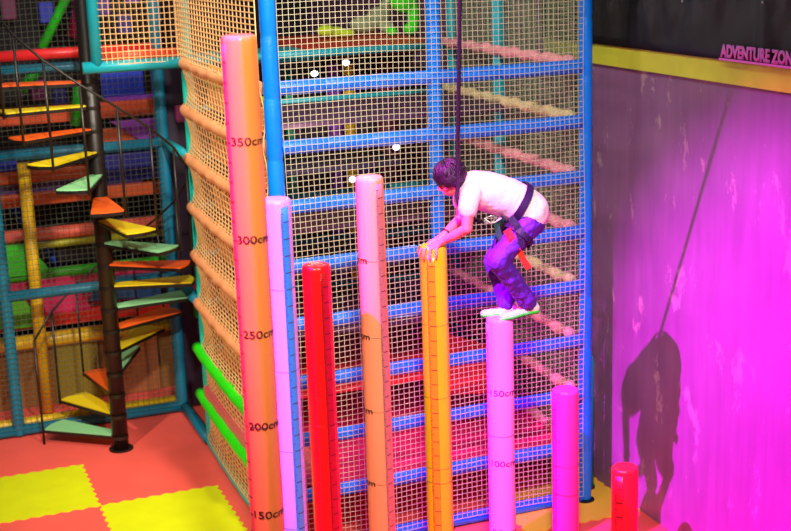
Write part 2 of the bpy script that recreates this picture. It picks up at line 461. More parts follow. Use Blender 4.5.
# dark liner behind the cage and coloured rollers inside
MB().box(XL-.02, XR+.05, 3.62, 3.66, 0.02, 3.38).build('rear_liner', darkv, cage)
random.seed(11)
for (x, y, z0, z1, r, c, l) in ((.53, 3.3, .5, 3.3, .05, (240, 190, 20), 'yellow padded roller'), (.43, 3.45, .5, 3.3, .07, (140, 60, 190), 'purple padded roller'),
                    (-.1, 3.2, .5, 3.3, .04, (20, 170, 130), 'green padded roller'), (-.55, 3.4, .5, 3.3, .09, (180, 60, 110), 'rose padded roller'),
                    (.95, 3.4, .5, 3.3, .11, (110, 30, 70), 'maroon padded roller'), (-.3, 2.9, 1.2, 3.3, .035, (20, 140, 170), 'teal padded roller')):
    tag(MB().tube([(x, y, z0), (x, y, z1)], r, 16).build('roller', mat('roller_vinyl', c, .4), cage, smooth=True), l)
for k in range(34):
    x = random.uniform(-1.0, 1.1); z = random.uniform(.8, 3.25); c = random.choice([(150, 40, 90), (30, 150, 140), (90, 50, 150), (190, 80, 60), (30, 90, 160), (40, 160, 70), (170, 60, 120)])
    w, hh = random.uniform(.08, .3), random.uniform(.05, .16)
    o = MB().box(x-w/2, x+w/2, 3.5, 3.6, z-hh/2, z+hh/2).build('wall_pad', C_('wall_pad_%d_%d' % (c[0], c[1]), c, .5), cage)
    bv = o.modifiers.new('b', 'BEVEL'); bv.width = .02; bv.segments = 3
# the hidden feet: bolts
for x in (XL, .045, XR):
    MB().tube([(x, 0, .001), (x, 0, .014)], .075, 20).build('foot_plate', M['black'], cage, smooth=False)

# glowing globes standing in for bright reflections seen through the netting
def emat(name, rgb, s):
    m = bpy.data.materials.new(name); m.use_nodes = True; p = m.node_tree.nodes['Principled BSDF']
    p.inputs['Base Color'].default_value = (.8, .8, .8, 1); p.inputs['Emission Color'].default_value = lin(*rgb); p.inputs['Emission Strength'].default_value = s
    return m
glow = emat('highlight_glow', (235, 245, 255), 5)
for (x, z, lab) in ((.444, 3.30, 'small white highlight globe glowing inside the cage under the rust-red deck'),
                    (.131, 3.22, 'small white highlight globe inside the cage, left of the one under the rust-red deck'),
                    (.033, 2.87, 'small white highlight globe inside the cage, second level down at the left'),
                    (-.03, 2.415, 'small white highlight globe inside the cage above the lilac post'),
                    (.09, 1.83, 'small white highlight globe inside the cage above the bright red post'),
                    (.464, 2.19, 'small white highlight globe inside the cage just left of the pink and peach post'),
                    (.921, 2.46, 'small white highlight globe inside the cage just right of the pink and peach post')):
    t = thing('highlight_globe', lab, 'lamp', (x, 3.1, z+.03), 'highlight globes inside the cage')
    MB().ell((x, 3.1, z+.03), (.034, .03, .026), nu=16, nv=8).build('glowing_globe', glow, t, smooth=True)
    MB().tube([(x, 3.12, z+.03), (x, 3.62, z+.03)], .01, 8).build('bracket', M['black'], t)

# soft toys on the top deck
def toy_mb(parts):
    mb = MB()
    for c, r in parts: mb.ell(c, r, nu=18, nv=10)
    return mb
def remesh(o, vox, sm=4, f=.6):
    md = o.modifiers.new('r', 'REMESH'); md.mode = 'VOXEL'; md.voxel_size = vox; md.use_smooth_shade = True
    if sm:
        m2 = o.modifiers.new('s', 'SMOOTH'); m2.factor = f; m2.iterations = sm
    return o
o = toy_mb([((.52, 3.75, 3.59), (.09, .08, .06)), ((.62, 3.78, 3.57), (.12, .07, .055)), ((.74, 3.76, 3.555), (.09, .06, .04))]).build('bean_cushion', mat('lime_plush', (190, 225, 30), .8, .3, 60), origin=(.62, 3.75, 3.515)); o.location.x -= .05
remesh(o, .012); tag(o, 'yellow-green soft cushion lying at the left on the rust-red deck', 'cushion')
t = thing('stuffed_animal', 'pale grey stuffed animal slumped on the rust-red deck', 'soft toy', (1.0, 3.9, 3.515))
o = toy_mb([((.93, 3.9, 3.62), (.16, .1, .09)), ((1.08, 3.9, 3.70), (.12, .09, .09)), ((1.2, 3.92, 3.8), (.09, .08, .08)), ((1.15, 3.85, 3.58), (.08, .06, .06))]).build('plush_body', mat('grey_green_plush', (150, 165, 125), .85, .4, 50, .2), t)
remesh(o, .012)
for dx in (-.04, .05): MB().ell((1.2+dx, 3.83, 3.84), (.022, .014, .022), nu=12, nv=8).build('eye', C_('toy_white', (225, 225, 200), .4), t, smooth=True)
for x in (1.13, 1.27):
    MB().ell((x, 3.92, 3.88), (.03, .02, .04), nu=12, nv=8).build('ear', C_('toy_dark', (30, 40, 30), .7), t, smooth=True)
t = thing('frog_toy', 'bright green plush toy sitting at the right end of the rust-red deck', 'soft toy', (1.22, 3.6, 3.515))
o = toy_mb([((1.24, 3.62, 3.87), (.15, .09, .14)), ((1.16, 3.6, 3.99), (.1, .08, .09)), ((1.34, 3.62, 3.7), (.06, .06, .18)), ((1.1, 3.6, 3.56), (.06, .06, .045)), ((1.3, 3.6, 3.57), (.08, .07, .06))]).build('plush_body', mat('neon_green_plush', (60, 235, 20), .7, .3, 40), t)
remesh(o, .012)
for dx in (-.04, .04): MB().ell((1.15+dx, 3.535, 4.04), (.022, .016, .024), nu=12, nv=8).build('eye', C_('toy_white', (225, 225, 200), .4), t, smooth=True)

# short teal padded post in the corner by the wall
t = thing('corner_pad_post', 'short teal padded post in the corner beside the purple wall', 'padded post', (1.41, .2, 0))
o = MB().tube([(1.41, .2, .03), (1.41, .2, 1.10), (1.41, .2, 1.14), (1.41, .2, 1.155)], .04, 16, True, [.045, .045, .035, .012]).build('padded_tube', M['teal'], t, smooth=True)
MB().tube([(1.41, .2, 0), (1.41, .2, .03)], .055, 16).build('foot_plate', M['black'], t)

# ------------------------------------------------------------------ play structure at the back left
back = thing('play_structure', 'teal framed soft play structure with nets, slides and pads behind the spiral staircase', 'play frame', (-2.3, 4, 0))
BY = 3.55; BL, BR = -2.80, -1.24
for x, y in ((BL, BY), (BR, BY), (-4.4, BY)):
    o = ringed((x, y, .012), (x, y, 4.7), .055, .5).build('upright', M['deepteal'], back); autosmooth(o, 50)
for z in (.06, 1.36, 2.66, 3.42):
    for (a, b) in ((-4.4, BL), (BL, BR)):
        o = MB().tube([(a, BY, z), (b, BY, z)], .052 if z < 3 else .045, 14).build('crossbar', M['deepteal'], back, smooth=True)
# landing towards the cage
for (p, q, m) in (((-2.07, 2.47, 3.49), (-1.22, 2.47, 3.49), 'teal'), ((-1.95, 2.47, 3.5), (-1.95, 2.47, 4.7), 'teal'),
                  ((-1.22, 3.55, 2.66), (-1.22, 2.55, 2.66), 'teal'), ((-1.22, 3.55, 1.36), (-1.22, 2.55, 1.36), 'deepteal'),
                  ((-1.22, 3.55, .06), (-1.22, 2.55, .06), 'deepteal')):
    o = MB().tube([p, q], .05, 14).build('landing_bar', M[m], back, smooth=True)
o = MB().tube([(-1.93, 2.62, 3.56), (-1.24, 2.62, 3.56)], .045, 12).build('landing_pad', C_('coral_pad', (245, 80, 50), .4), back, smooth=True)
def fn_land(x, z):
    t = (x+1.93)/.7; return (x, 2.44-.02*sin(pi*t), z+.03*sin(pi*t)*max(0, 1-(z-3.5)/1.2)+.02*sin(5*x))
tag(net_panel((-1.92, -1.23, 15, 14), (3.5, 4.62, 22, 16), fn_land, .0042).build('safety_net', M['net_tan'], back), 'tan net above the landing bar')
def fn_back(x, z): return (x, BY-.07, z+.006*sin(x*5))
tag(net_panel((-4.3, BR-.03, 60, 12), (.1, 4.6, 90, 20), fn_back, .0024).build('safety_net', M['net_grey'], back), 'grey square mesh net across the back')
# red rolled pad on the third level
o = MB().tube([(-2.74, 3.47, 3.55), (-1.30, 3.47, 3.55)], .048, 14).build('rolled_pad', C_('red_roll', (235, 45, 50), .35), back, smooth=True); tag(o, 'red rolled pad')
def bpan(name, poly, y, c, th=.06, lab=None, rough=.5):
    mb = MB(); n = len(poly)
    vs = [(x, y, z) for x, z in poly]+[(x, y+th, z) for x, z in poly]
    mb.add(vs, [tuple(range(n)), tuple(range(n, 2*n))[::-1]]+[(i, (i+1) % n, n+(i+1) % n, n+i) for i in range(n)])
    o = mb.build(name, C_('panel_%d_%d_%d' % c, c, rough, var=.12, vscale=2), back)
    bv = o.modifiers.new('b', 'BEVEL'); bv.width = .012; bv.segments = 2; bv.limit_method = 'ANGLE'
    if lab: tag(o, lab)
    return o
def rect(x0, x1, z0, z1): return [(x0, z0), (x1, z0), (x1, z1), (x0, z1)]
def roll(z, r, c, x0=-3.6, x1=-.75, y=4.4, lab=None):
    o = MB().tube([(x0, y, z), (x1, y, z)], r, 14).build('padded_beam', C_('beam_%d_%d_%d' % c, c, .4, bump=.3, bscale=20), back, smooth=True)
    if lab: tag(o, lab)
bpan('beam_pad', rect(-3.6, -.72, 2.82, 2.98), 4.38, (215, 75, 20), .1, 'orange horizontal beam pad')
bpan('beam_pad', rect(-3.6, -1.72, 2.26, 2.38), 4.38, (205, 80, 25), .1, 'orange horizontal beam pad')
bpan('beam_pad', rect(-1.72, -.8, 2.5, 2.72), 4.36, (235, 95, 30), .1, 'orange panel between the treads')
bpan('beam_pad', rect(-3.6, -.72, 2.03, 2.15), 4.38, (225, 90, 30), .1, 'orange horizontal beam pad')
bpan('beam_pad', rect(-3.3, -2.5, 2.38, 2.50), 4.4, (25, 60, 220), .08, 'blue beam pad')
bpan('beam_pad', rect(-1.72, -.8, 2.18, 2.46), 4.42, (30, 30, 130), .08, 'navy blue panel')
bpan('beam_pad', rect(-3.4, -1.3, 2.14, 2.27), 4.46, (70, 35, 110), .05, 'dark violet strip')
roll(1.74, .065, (250, 110, 90), lab='salmon pink padded roll')
roll(1.63, .04, (170, 170, 20), lab='olive padded roll')
roll(1.34, .05, (50, 190, 30), lab='green padded roll')
bpan('slide_panel', [(-3.3, 1.36), (-2.27, 1.36), (-2.50, 1.68), (-3.3, 1.68)], 4.3, (50, 190, 25), .05, 'green sloping side panel')
bpan('slide_panel', rect(-3.4, -.72, .96, 1.30), 4.42, (190, 15, 70), .05, 'crimson panel')
bpan('slide_panel', [(-2.36, .92), (-1.9, .92), (-2.1, 1.3), (-2.5, 1.3)], 4.36, (215, 25, 95), .04, 'magenta sloping panel')
bpan('slide_panel', [(-3.2, .86), (-2.40, .84), (-2.62, 1.22), (-3.2, 1.26)], 4.28, (90, 185, 20), .05, 'lime green slide panel')
bpan('slide_panel', [(-2.2, 1.4), (-1.75, 1.38), (-1.75, 1.60), (-2.2, 1.60)], 4.5, (15, 20, 40), .04, 'dark navy recess panel')
bpan('slide_panel', [(-1.95, 1.0), (-1.0, .95), (-1.0, 1.22), (-1.8, 1.24)], 4.38, (15, 60, 110), .04, 'dark blue sloping panel')
bpan('beam_pad', rect(-3.6, -.75, .80, .94), 4.36, (235, 35, 25), .1, 'red horizontal pad')
roll(.70, .075, (245, 195, 20), y=4.28, lab='yellow padded roll')
bpan('curtain', rect(-3.6, -.9, .0, .64), 4.34, (150, 100, 45), .03, 'brown plastic curtain panel')
bpan('curtain', rect(-2.35, -1.9, .0, .66), 4.30, (150, 130, 30), .03, 'olive plastic curtain panel')
bpan('curtain', rect(-1.75, -1.3, .0, .66), 4.30, (175, 105, 60), .03, 'tan plastic curtain panel')
o = MB().tube([(-2.47, 4.1, .02), (-2.47, 4.1, 2.5)], .058, 16).build('upright', C_('yellow_upright', (250, 200, 20), .4), back, smooth=True); tag(o, 'yellow padded upright')
o = MB().tube([(-4.3, 3.68, .075), (BR, 3.68, .075)], .06, 14).build('padded_beam', C_('beam_245_195_20', (245, 195, 20), .4), back, smooth=True); tag(o, 'yellow roll on the floor')
# blue diagonal rails, green tubes, violet panels
o = MB().tube([(-2.60, 4.7, 2.06), (-1.87, 4.7, .88)], .045, 10).build('diagonal_rail', C_('blue_rail', (40, 90, 220), .4), back, smooth=True); tag(o, 'blue diagonal rail')
o = MB().tube([(-1.80, 4.2, 4.4), (-1.93, 4.2, 3.99), (-2.19, 4.2, 3.55)], .045, 12).build('slide_tube', C_('green_tube', (30, 210, 30), .35), back, smooth=True); tag(o, 'green diagonal tube')
o = MB().tube([(-2.24, 4.2, 3.36), (-2.42, 4.2, 3.17)], .05, 12).build('slide_tube', M['green_tube'], back, smooth=True); tag(o, 'green diagonal tube')
o = MB().tube([(-1.88, 4.2, 3.22), (-1.94, 4.2, 2.8)], .05, 12).build('slide_tube', M['green_tube'], back, smooth=True); tag(o, 'green upright tube')
o = MB().tube([(-1.78, 4.6, 4.5), (-1.72, 4.6, 3.9), (-1.82, 4.6, 3.6)], .09, 14).build('slide_tube', C_('purple_tube', (190, 20, 110), .4), back, smooth=True); tag(o, 'magenta tube')
bpan('wall_pad', rect(-1.62, -1.20, 2.98, 3.34), 4.5, (30, 70, 235), .06, 'bright blue panel')
bpan('wall_pad', rect(-1.12, -.80, 2.98, 3.34), 4.5, (80, 50, 225), .06, 'violet blue panel')
bpan('wall_pad', rect(-1.60, -.75, 2.90, 3.02), 4.46, (140, 50, 200), .06, 'purple panel')
bpan('wall_pad', [(-1.6, 2.8), (-.75, 2.8), (-1.0, 2.42), (-1.2, 2.5)], 4.3, (150, 50, 190), .05, 'purple pointed panel')
for (x, z, c) in ((-2.05, 3.85, (40, 60, 200)), (-1.75, 3.75, (50, 60, 200)), (-2.4, 3.9, (120, 40, 90)), (-2.2, 3.1, (130, 30, 110)), (-1.5, 3.9, (90, 60, 190)), (-1.2, 4.0, (110, 70, 200)), (-1.3, 3.7, (60, 60, 170)), (-2.0, 3.0, (50, 50, 150)), (-1.0, 3.8, (20, 130, 160))):
    bpan('wall_pad', rect(x-.07, x+.07, z-.1, z+.1), 4.75, c, .06)
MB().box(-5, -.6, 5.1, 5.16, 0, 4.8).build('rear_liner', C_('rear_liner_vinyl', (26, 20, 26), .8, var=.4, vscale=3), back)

# ------------------------------------------------------------------ spiral staircase
PX, PY = -1.975, 2.80
stair = thing('spiral_staircase', 'black spiral staircase with green, yellow and orange treads at the left', 'staircase', (PX, PY, 0))
o = MB().tube([(PX, PY, .0), (PX, PY, 4.7)], .072, 20).build('centre_column', M['black'], stair, smooth=True)
MB().tube([(PX, PY, .001), (PX, PY, .015)], .11, 20).build('base_plate', M['black'], stair)
G_, Y_, O_ = C_('tread_green', (140, 212, 150), .45, bump=.1, bscale=50), C_('tread_yellow', (235, 210, 25), .45, bump=.1, bscale=50), C_('tread_orange', (250, 100, 25), .45, bump=.1, bscale=50)
order = [G_, Y_, O_, G_, Y_, O_, G_, Y_, O_, G_, Y_, O_, G_, Y_, O_, Y_, O_]
RT = .75; rail = []
for k, m in enumerate(order, 1):
    z = .2*k-.06; a = radians(135-20.8*(k-1)); h = radians(10.5)
    def pol(r, t): return (PX+r*cos(t), PY+r*sin(t))
    hi = .75
    poly = [pol(.085, a-hi), pol(RT, a-h), pol(RT+.01, a-h/2), pol(RT+.015, a), pol(RT+.01, a+h/2), pol(RT, a+h), pol(.085, a+hi)]
    tr = MB().prism(poly, z, z+.012).build('tread', m, stair)
    tag(tr, {'tread_green': 'pale green tread', 'tread_yellow': 'yellow tread', 'tread_orange': 'orange tread'}[m.name])
    fr = MB()
    for (p, q) in ((poly[0], poly[1]), (poly[1], poly[3]), (poly[3], poly[5]), (poly[5], poly[6])):
        d = Vector((q[0]-p[0], q[1]-p[1])).normalized()*.006; n_ = Vector((-d.y, d.x))
        fr.prism([(p[0]+n_.x, p[1]+n_.y), (p[0]-n_.x, p[1]-n_.y), (q[0]-n_.x, q[1]-n_.y), (q[0]+n_.x, q[1]+n_.y)], z-.028, z)
    fr.tube([(PX, PY, z-.03), (PX, PY, z-.0)], .077, 20)
    tag(fr.build('tread_frame', M['black'], tr), 'black steel tread frame')
    # baluster
    ab = a+h
    bx, by = pol(RT+.02, ab); zt = z+.86
    MB().tube([(bx, by, z-.04 if k > 1 else .0), (bx, by, zt)], .0115, 8).build('baluster', M['black'], stair, smooth=True)
    rail.append((bx, by, zt))
    if k == len(order):
        bx, by = pol(RT+.02, a-h); rail.append((bx, by, zt+.17))
bx, by, zt = rail[0]
o = MB().tube(rail, .011, 8).build('handrail', M['black'], stair, smooth=True)

# ------------------------------------------------------------------ climber
PP = Vector((-.018, -1.172, 0)); FA = Vector((-.966, .26, 0)).normalized(); LA = Vector((-.26, -.966, 0)).normalized(); UP = Vector((0, 0, 1))
def pp(f, s, z): return PP+FA*f+LA*s+UP*z
def pv(f, s, z): return (FA*f+LA*s+UP*z).normalized()
per = thing('person', 'climber in white T-shirt, purple trousers and harness crouching on the pale pink post', 'person', pp(0, 0, 2.0))
HC = (.302, 0, 2.955); hd = pv(.916, 0, -.4); hu = pv(.4, 0, .916)
HCv = pp(*HC)
def hp(d, s, u_): return HCv+hd*d+LA*s+hu*u_
skin = mat('skin', (226, 128, 112), .5, .05, 80); skin.node_tree.nodes['Principled BSDF'].inputs['Subsurface Weight'].default_value = 0
b = MB()
# head
b.ell(hp(-.005, 0, .015), (.088, .073, .09), (hd, LA, hu))
b.ell(hp(.028, 0, -.045), (.055, .052, .062), (hd, LA, hu))
b.ell(hp(.045, 0, -.082), (.03, .03, .022), (hd, LA, hu))
b.ell(hp(.088, 0, -.028), (.018, .012, .022), (hd, LA, hu)); b.ell(hp(.098, 0, -.036), (.012, .013, .01), (hd, LA, hu))
b.ell(hp(.078, 0, -.064), (.011, .02, .006), (hd, LA, hu)); b.ell(hp(.076, 0, -.075), (.010, .017, .006), (hd, LA, hu))
b.ell(hp(.072, 0, .012), (.016, .045, .014), (hd, LA, hu))
for s in (-1, 1):
    b.ell(hp(-.01, .073*s, -.02), (.018, .009, .028), (hd, LA, hu))
    b.ell(hp(.055, .038*s, -.035), (.02, .018, .02), (hd, LA, hu))
b.chain([hp(-.03, 0, -.05), pp(.215, 0, 2.905), pp(.17, 0, 2.89)], [.05, .052, .06])
# torso and pelvis under the clothes
def torso(b, g):
    keys = [((.17, 2.895), .075, .085, .105), ((.13, 2.868), .12, .112, .155), ((.05, 2.848), .12, .122, .15), ((-.05, 2.812), .12, .12, .14), ((-.14, 2.76), .12, .122, .14), ((-.21, 2.71), .11, .12, .145)]
    ax = (pv(.9, 0, .42), LA, pv(-.42, 0, .9))
    for (k0, k1) in zip(keys, keys[1:]):
        for t in (0, .33, .66, 1):
            f = k0[0][0]*(1-t)+k1[0][0]*t; z = k0[0][1]*(1-t)+k1[0][1]*t
            r = [k0[i]*(1-t)+k1[i]*t for i in (1, 2, 3)]
            b.ell(pp(f, 0, z), (r[0]+g, r[2]+g, r[1]+g), ax)
torso(b, -.01)
# arms
armN = [pp(.19, .135, 2.88), pp(.225, .185, 2.80), pp(.236, .20, 2.665), pp(.30, .145, 2.615), pp(.358, .085, 2.572)]
armF = [pp(.18, -.135, 2.87), pp(.205, -.175, 2.78), pp(.212, -.185, 2.655), pp(.285, -.11, 2.61), pp(.350, -.045, 2.575)]
b.chain(armN, [.05, .044, .038, .034, .024]); b.chain(armF, [.05, .044, .038, .034, .024])
# hands
def hand(b, wr, base, kn, tips, thumb):
    b.chain([wr, base], [.024, .022])
    for k, t in zip(kn, tips):
        b.chain([base, (base+k)/2, k], [.019, .0165, .0125])
        b.chain([k]+t, [.0105, .0098, .0090, .0078])
    b.chain([(wr+base)/2]+thumb, [.016, .0125, .0105, .009])
c5 = (.428, 0)
def rim(deg, z, off=.1):
    t = radians(deg); return pp(c5[0]+off*cos(t), off*sin(t), z)
knN = [rim(28, 2.512, .066), rim(50, 2.514, .070), rim(72, 2.515, .074), rim(96, 2.514, .078)]
tpN = [[rim(26, 2.508, .095), rim(25, 2.482, .107), rim(24, 2.462, .104)], [rim(48, 2.508, .098), rim(48, 2.474, .109), rim(48, 2.448, .104)],
       [rim(71, 2.508, .099), rim(71, 2.474, .110), rim(71, 2.446, .104)], [rim(94, 2.508, .099), rim(93, 2.480, .109), rim(92, 2.458, .104)]]
thN = [pp(.385, .035, 2.545), pp(.415, .018, 2.525), pp(.437, .01, 2.513)]
hand(b, armN[-1], pp(.39, .072, 2.551), knN, tpN, thN)
knF = [rim(-28, 2.512, .066), rim(-50, 2.514, .070), rim(-72, 2.515, .074), rim(-96, 2.514, .078)]
tpF = [[rim(-26, 2.508, .095), rim(-25, 2.482, .107), rim(-24, 2.462, .104)], [rim(-48, 2.508, .098), rim(-48, 2.474, .109), rim(-48, 2.448, .104)],
       [rim(-71, 2.508, .099), rim(-71, 2.474, .110), rim(-71, 2.446, .104)], [rim(-94, 2.508, .099), rim(-93, 2.480, .109), rim(-92, 2.458, .104)]]
thF = [pp(.385, -.018, 2.545), pp(.40, -.008, 2.525), pp(.418, -.014, 2.513)]
hand(b, armF[-1], pp(.388, -.045, 2.551), knF, tpF, thF)
# legs
hipN, kneN, ankN = pp(-.17, .085, 2.64), pp(.035, .165, 2.435), pp(-.185, .05, 2.11)
hipF, kneF, ankF = pp(-.17, -.085, 2.63), pp(.01, -.12, 2.36), pp(-.055, -.05, 2.09)
b.chain([hipN, kneN, ankN], [.085, .055, .036]); b.chain([hipF, kneF, ankF], [.085, .055, .036])
footN = [pp(-.225, .05, 2.065), pp(-.13, .052, 2.052), pp(-.06, .052, 2.035), pp(-.02, .05, 2.026)]
footF = [pp(-.095, -.05, 2.04), pp(-.02, -.05, 2.036), pp(.05, -.052, 2.03), pp(.085, -.055, 2.027)]
b.chain([ankN]+footN, [.034, .028, .028, .024, .018]); b.chain([ankF]+footF, [.034, .028, .028, .024, .018])
body = b.build('body', skin, per); remesh(body, .0052, 3, .5)
# hair
hm = mat('dark_hair', (22, 9, 20), .5, .25, 60, .3, 40)
hb = MB()
hb.ell(hp(.002, 0, .046), (.102, .088, .078), (hd, LA, hu)); hb.ell(hp(-.035, 0, .0), (.074, .085, .088), (hd, LA, hu)); hb.ell(hp(.062, 0, .045), (.046, .062, .044), (hd, LA, hu))
hb.ell(hp(-.05, 0, -.045), (.05, .064, .05), (hd, LA, hu))
for s_ in (-1, 1): hb.ell(hp(-.005, .066*s_, .005), (.045, .022, .045), (hd, LA, hu))
hb.ell(hp(.07, 0, .028), (.034, .058, .035), (hd, LA, hu))
random.seed(5)
for i in range(60):
    a_ = -2.3+4.6*i/59; 
    p = hp(.088*cos(a_)*.95, .08*sin(a_), .03+random.uniform(-.015, .02)); q = hp(.100*cos(a_)-.004, .088*sin(a_), -.008-.03*(abs(a_) > .9)+random.uniform(-.005, .003))
    hb.tube([p, (p+q)/2+(p-HCv).normalized()*.006, q], .01, 6, True, [.015, .011, .003])
for i in range(0):
    th, ph = random.uniform(0, 2*pi), random.uniform(.2, 1.4)
    n_ = (hd*cos(th)*cos(ph)+LA*sin(th)*cos(ph)+hu*sin(ph)); c_ = hp(0, 0, .04)+Vector(n_)*.078
    hb.tube([c_, c_+hd*.03+hu*.0+Vector(n_)*.012], .012, 6, True, [.016, .004])
o = hb.build('hair', hm, per); remesh(o, .005, 6, .6)
hs = MB(); random.seed(9)
def on_head(t, a_):
    # t: 0 at the crown .. 1 at the hair line ; a_: around the head, 0 = face side
    lim = 1.25 if abs(a_) < 1. else (1.5 if abs(a_) < 1.7 else 2.05)
    ph = t*lim; q = Vector((sin(ph)*cos(a_), sin(ph)*sin(a_), cos(ph)))
    return hp(-.004+.106*q.x, .092*q.y, .032+.096*q.z-(.0 if q.z > 0 else 0))
for i in range(190):
    a_ = random.uniform(-pi, pi); t0 = random.uniform(.05, .7); t1 = min(1.08, t0+random.uniform(.3, .5)); da = random.uniform(-.15, .15)
    pts = [on_head(t0+(t1-t0)*k/5, a_+da*k/5) for k in range(6)]
    hs.tube(pts, .005, 5, True, [.003, .0065, .007, .0065, .005, .0015])
hs.build('hair_strands', hm, per, smooth=True)
# face details
for s in (-1, 1):
    MB().ell(hp(.077, .03*s, -.006), (.008, .013, .006), (hd, LA, hu), 14, 8).build('eye', C_('eye_dark', (40, 20, 25), .3), per, smooth=True)
    MB().tube([hp(.078, .048*s, .012), hp(.087, .032*s, .018), hp(.089, .014*s, .014)], .004, 6).build('eyebrow', hm, per, smooth=True)
MB().tube([hp(.076, .018, -.070), hp(.088, 0, -.0695), hp(.076, -.018, -.070)], .0022, 6).build('lips', C_('lip', (150, 50, 60), .5), per, smooth=True)
# T-shirt
sh = MB(); torso(sh, .012)
sh.ell(pp(-.235, 0, 2.685), (.085, .150, .095), (pv(.8, 0, .6), LA, pv(-.6, 0, .8)))
sh.ell(pp(-.20, 0, 2.70), (.10, .162, .105), (pv(.8, 0, .6), LA, pv(-.6, 0, .8)))
for A, sg in ((armN, 1), (armF, -1)):
    sh.chain([A[0]+UP*.0, A[1], A[1]+(A[2]-A[1])*.12], [.068, .064, .062])
sh_o = sh.build('t_shirt', mat('white_cotton', (246, 232, 228), .8, .6, 14), per)
remesh(sh_o, .008, 6, .6)
tx = bpy.data.textures.new('folds', 'CLOUDS'); tx.noise_scale = .07
d = sh_o.modifiers.new('d', 'DISPLACE'); d.texture = tx; d.strength = .012; d.mid_level = .5; d.texture_coords = 'LOCAL'
# trousers
tr = MB()
tr.ell(pp(-.205, 0, 2.645), (.105, .150, .095), (pv(.8, 0, .6), LA, pv(-.6, 0, .8)))
def lerp(a, b_, t): return a*(1-t)+b_*t
tr.chain([lerp(hipN, kneN, t) for t in (0, .35, .7, 1)], [.098, .086, .078, .070])
tr.chain([lerp(kneN, ankN, t) for t in (0, .35, .7, .97)], [.074, .066, .062, .064])
tr.chain([lerp(hipF, kneF, t) for t in (0, .35, .7, 1)], [.104, .094, .080, .070])
tr.chain([lerp(kneF, ankF, t) for t in (0, .35, .7, .97)], [.070, .062, .058, .058])
tr_o = tr.build('trousers', mat('purple_trousers', (78, 26, 150), .7, .7, 18, .15, 8), per); remesh(tr_o, .008, 5, .6)
tx2 = bpy.data.textures.new('folds2', 'CLOUDS'); tx2.noise_scale = .045
d = tr_o.modifiers.new('d', 'DISPLACE'); d.texture = tx2; d.strength = .022; d.mid_level = .5; d.texture_coords = 'LOCAL'
# socks
for ft, ank in ((footN, ankN), (footF, ankF)):
    sk = MB(); 
    for t in range(9):
        q = t/8*3; i = min(2, int(q)); c_ = lerp(ft[i], ft[i+1], q-i); sk.ell(c_+UP*.002, (.034, .036-.006*abs(t-5)/5, .028-.001*t), (FA, LA, UP), 14, 8)
    sk.chain([ank, ft[0]+UP*.01], [.04, .035])
    o = sk.build('sock', C_('white_sock', (225, 240, 215), .8), per); remesh(o, .006, 3, .5)
    so = MB()
    for t in range(9):
        q = t/8*3; i = min(2, int(q)); c_ = lerp(ft[i], ft[i+1], q-i); so.ell(c_-UP*.012, (.038, .040-.006*abs(t-5)/5, .023-.001*t), (FA, LA, UP), 14, 8)
    o2 = so.build('sock_sole', C_('neon_green_sole', (50, 235, 60), .7), per); remesh(o2, .006, 2, .5); tag(o2, 'neon green sole')
# bracelet
w0, w1 = armF[-2], armF[-1]; dd = (w1-w0).normalized(); e1 = dd.cross(UP).normalized(); e2 = dd.cross(e1)
tag(MB().tube([lerp(w0, w1, .8)+e1*.031*cos(t*pi/8)+e2*.031*sin(t*pi/8) for t in range(17)], .006, 6, False).build('bracelet', C_('bracelet_bead', (60, 20, 30), .4), per, smooth=True), 'dark bracelet')
# harness: ribbons
hmat = mat('harness_webbing', (26, 14, 52), .6, .3, 80); rmat = mat('red_webbing', (225, 25, 50), .6); omat = mat('orange_red_webbing', (225, 50, 15), .6)
har = bpy.data.objects.new('harness', None); har.location = (0, 0, 0); link(har, per)
def ribbon(name, pts, w, m, lab=None, wdir=None, closed=False):
    mb = MB(); N = len(pts); vs = []; fs = []
    for i, p in enumerate(pts):
        t = (pts[(i+1) % N if closed else min(i+1, N-1)]-pts[(i-1) % N if closed else max(i-1, 0)]).normalized()
        wd = wdir[i] if isinstance(wdir, list) else wdir
        wd = (wd-t*wd.dot(t)).normalized(); n_ = t.cross(wd)
        for a_, b_ in ((1, 1), (-1, 1), (-1, -1), (1, -1)): vs.append(p+wd*w/2*a_+n_*.003*b_)
    for i in range(N if closed else N-1):
        j = (i+1) % N
        for k_ in range(4): fs.append((i*4+k_, i*4+(k_+1) % 4, j*4+(k_+1) % 4, j*4+k_))
    if not closed: fs += [(0, 1, 2, 3), (N*4-1, N*4-2, N*4-3, N*4-4)]
    o = mb.add(vs, fs).build(name, m, har)
    if lab: tag(o, lab)
    return o
# waist belt: a loop around the lower torso, tilted as the body leans
bd = pv(.55, 0, -.85)              # along belt towards the belly
bc = pp(-.125, 0, 2.765); bn = bd.cross(LA).normalized()
ribbon('waist_belt', [bc+bd*.152*cos(t*pi/20)+LA*.166*sin(t*pi/20) for t in range(40)], .05, hmat, None, bn, True)
thN_ = (kneN-hipN).normalized(); e1 = thN_.cross(LA).normalized(); e2 = thN_.cross(e1).normalized()
for hp_, kn_, nm in ((hipN, kneN, 'leg_loop'), (hipF, kneF, 'leg_loop')):
    ax = (kn_-hp_).normalized(); e1 = ax.cross(UP).normalized(); e2 = ax.cross(e1).normalized(); c_ = lerp(hp_, kn_, .28)
    ribbon(nm, [c_+e1*.105*cos(t*pi/16)+e2*.105*sin(t*pi/16) for t in range(32)], .04, hmat, None, ax, True)
ribbon('red_strap', [pp(-.02, .19, 2.64), pp(-.05, .20, 2.58), pp(-.085, .20, 2.50)], .05, rmat, 'red harness strap', pv(1, 0, .5))
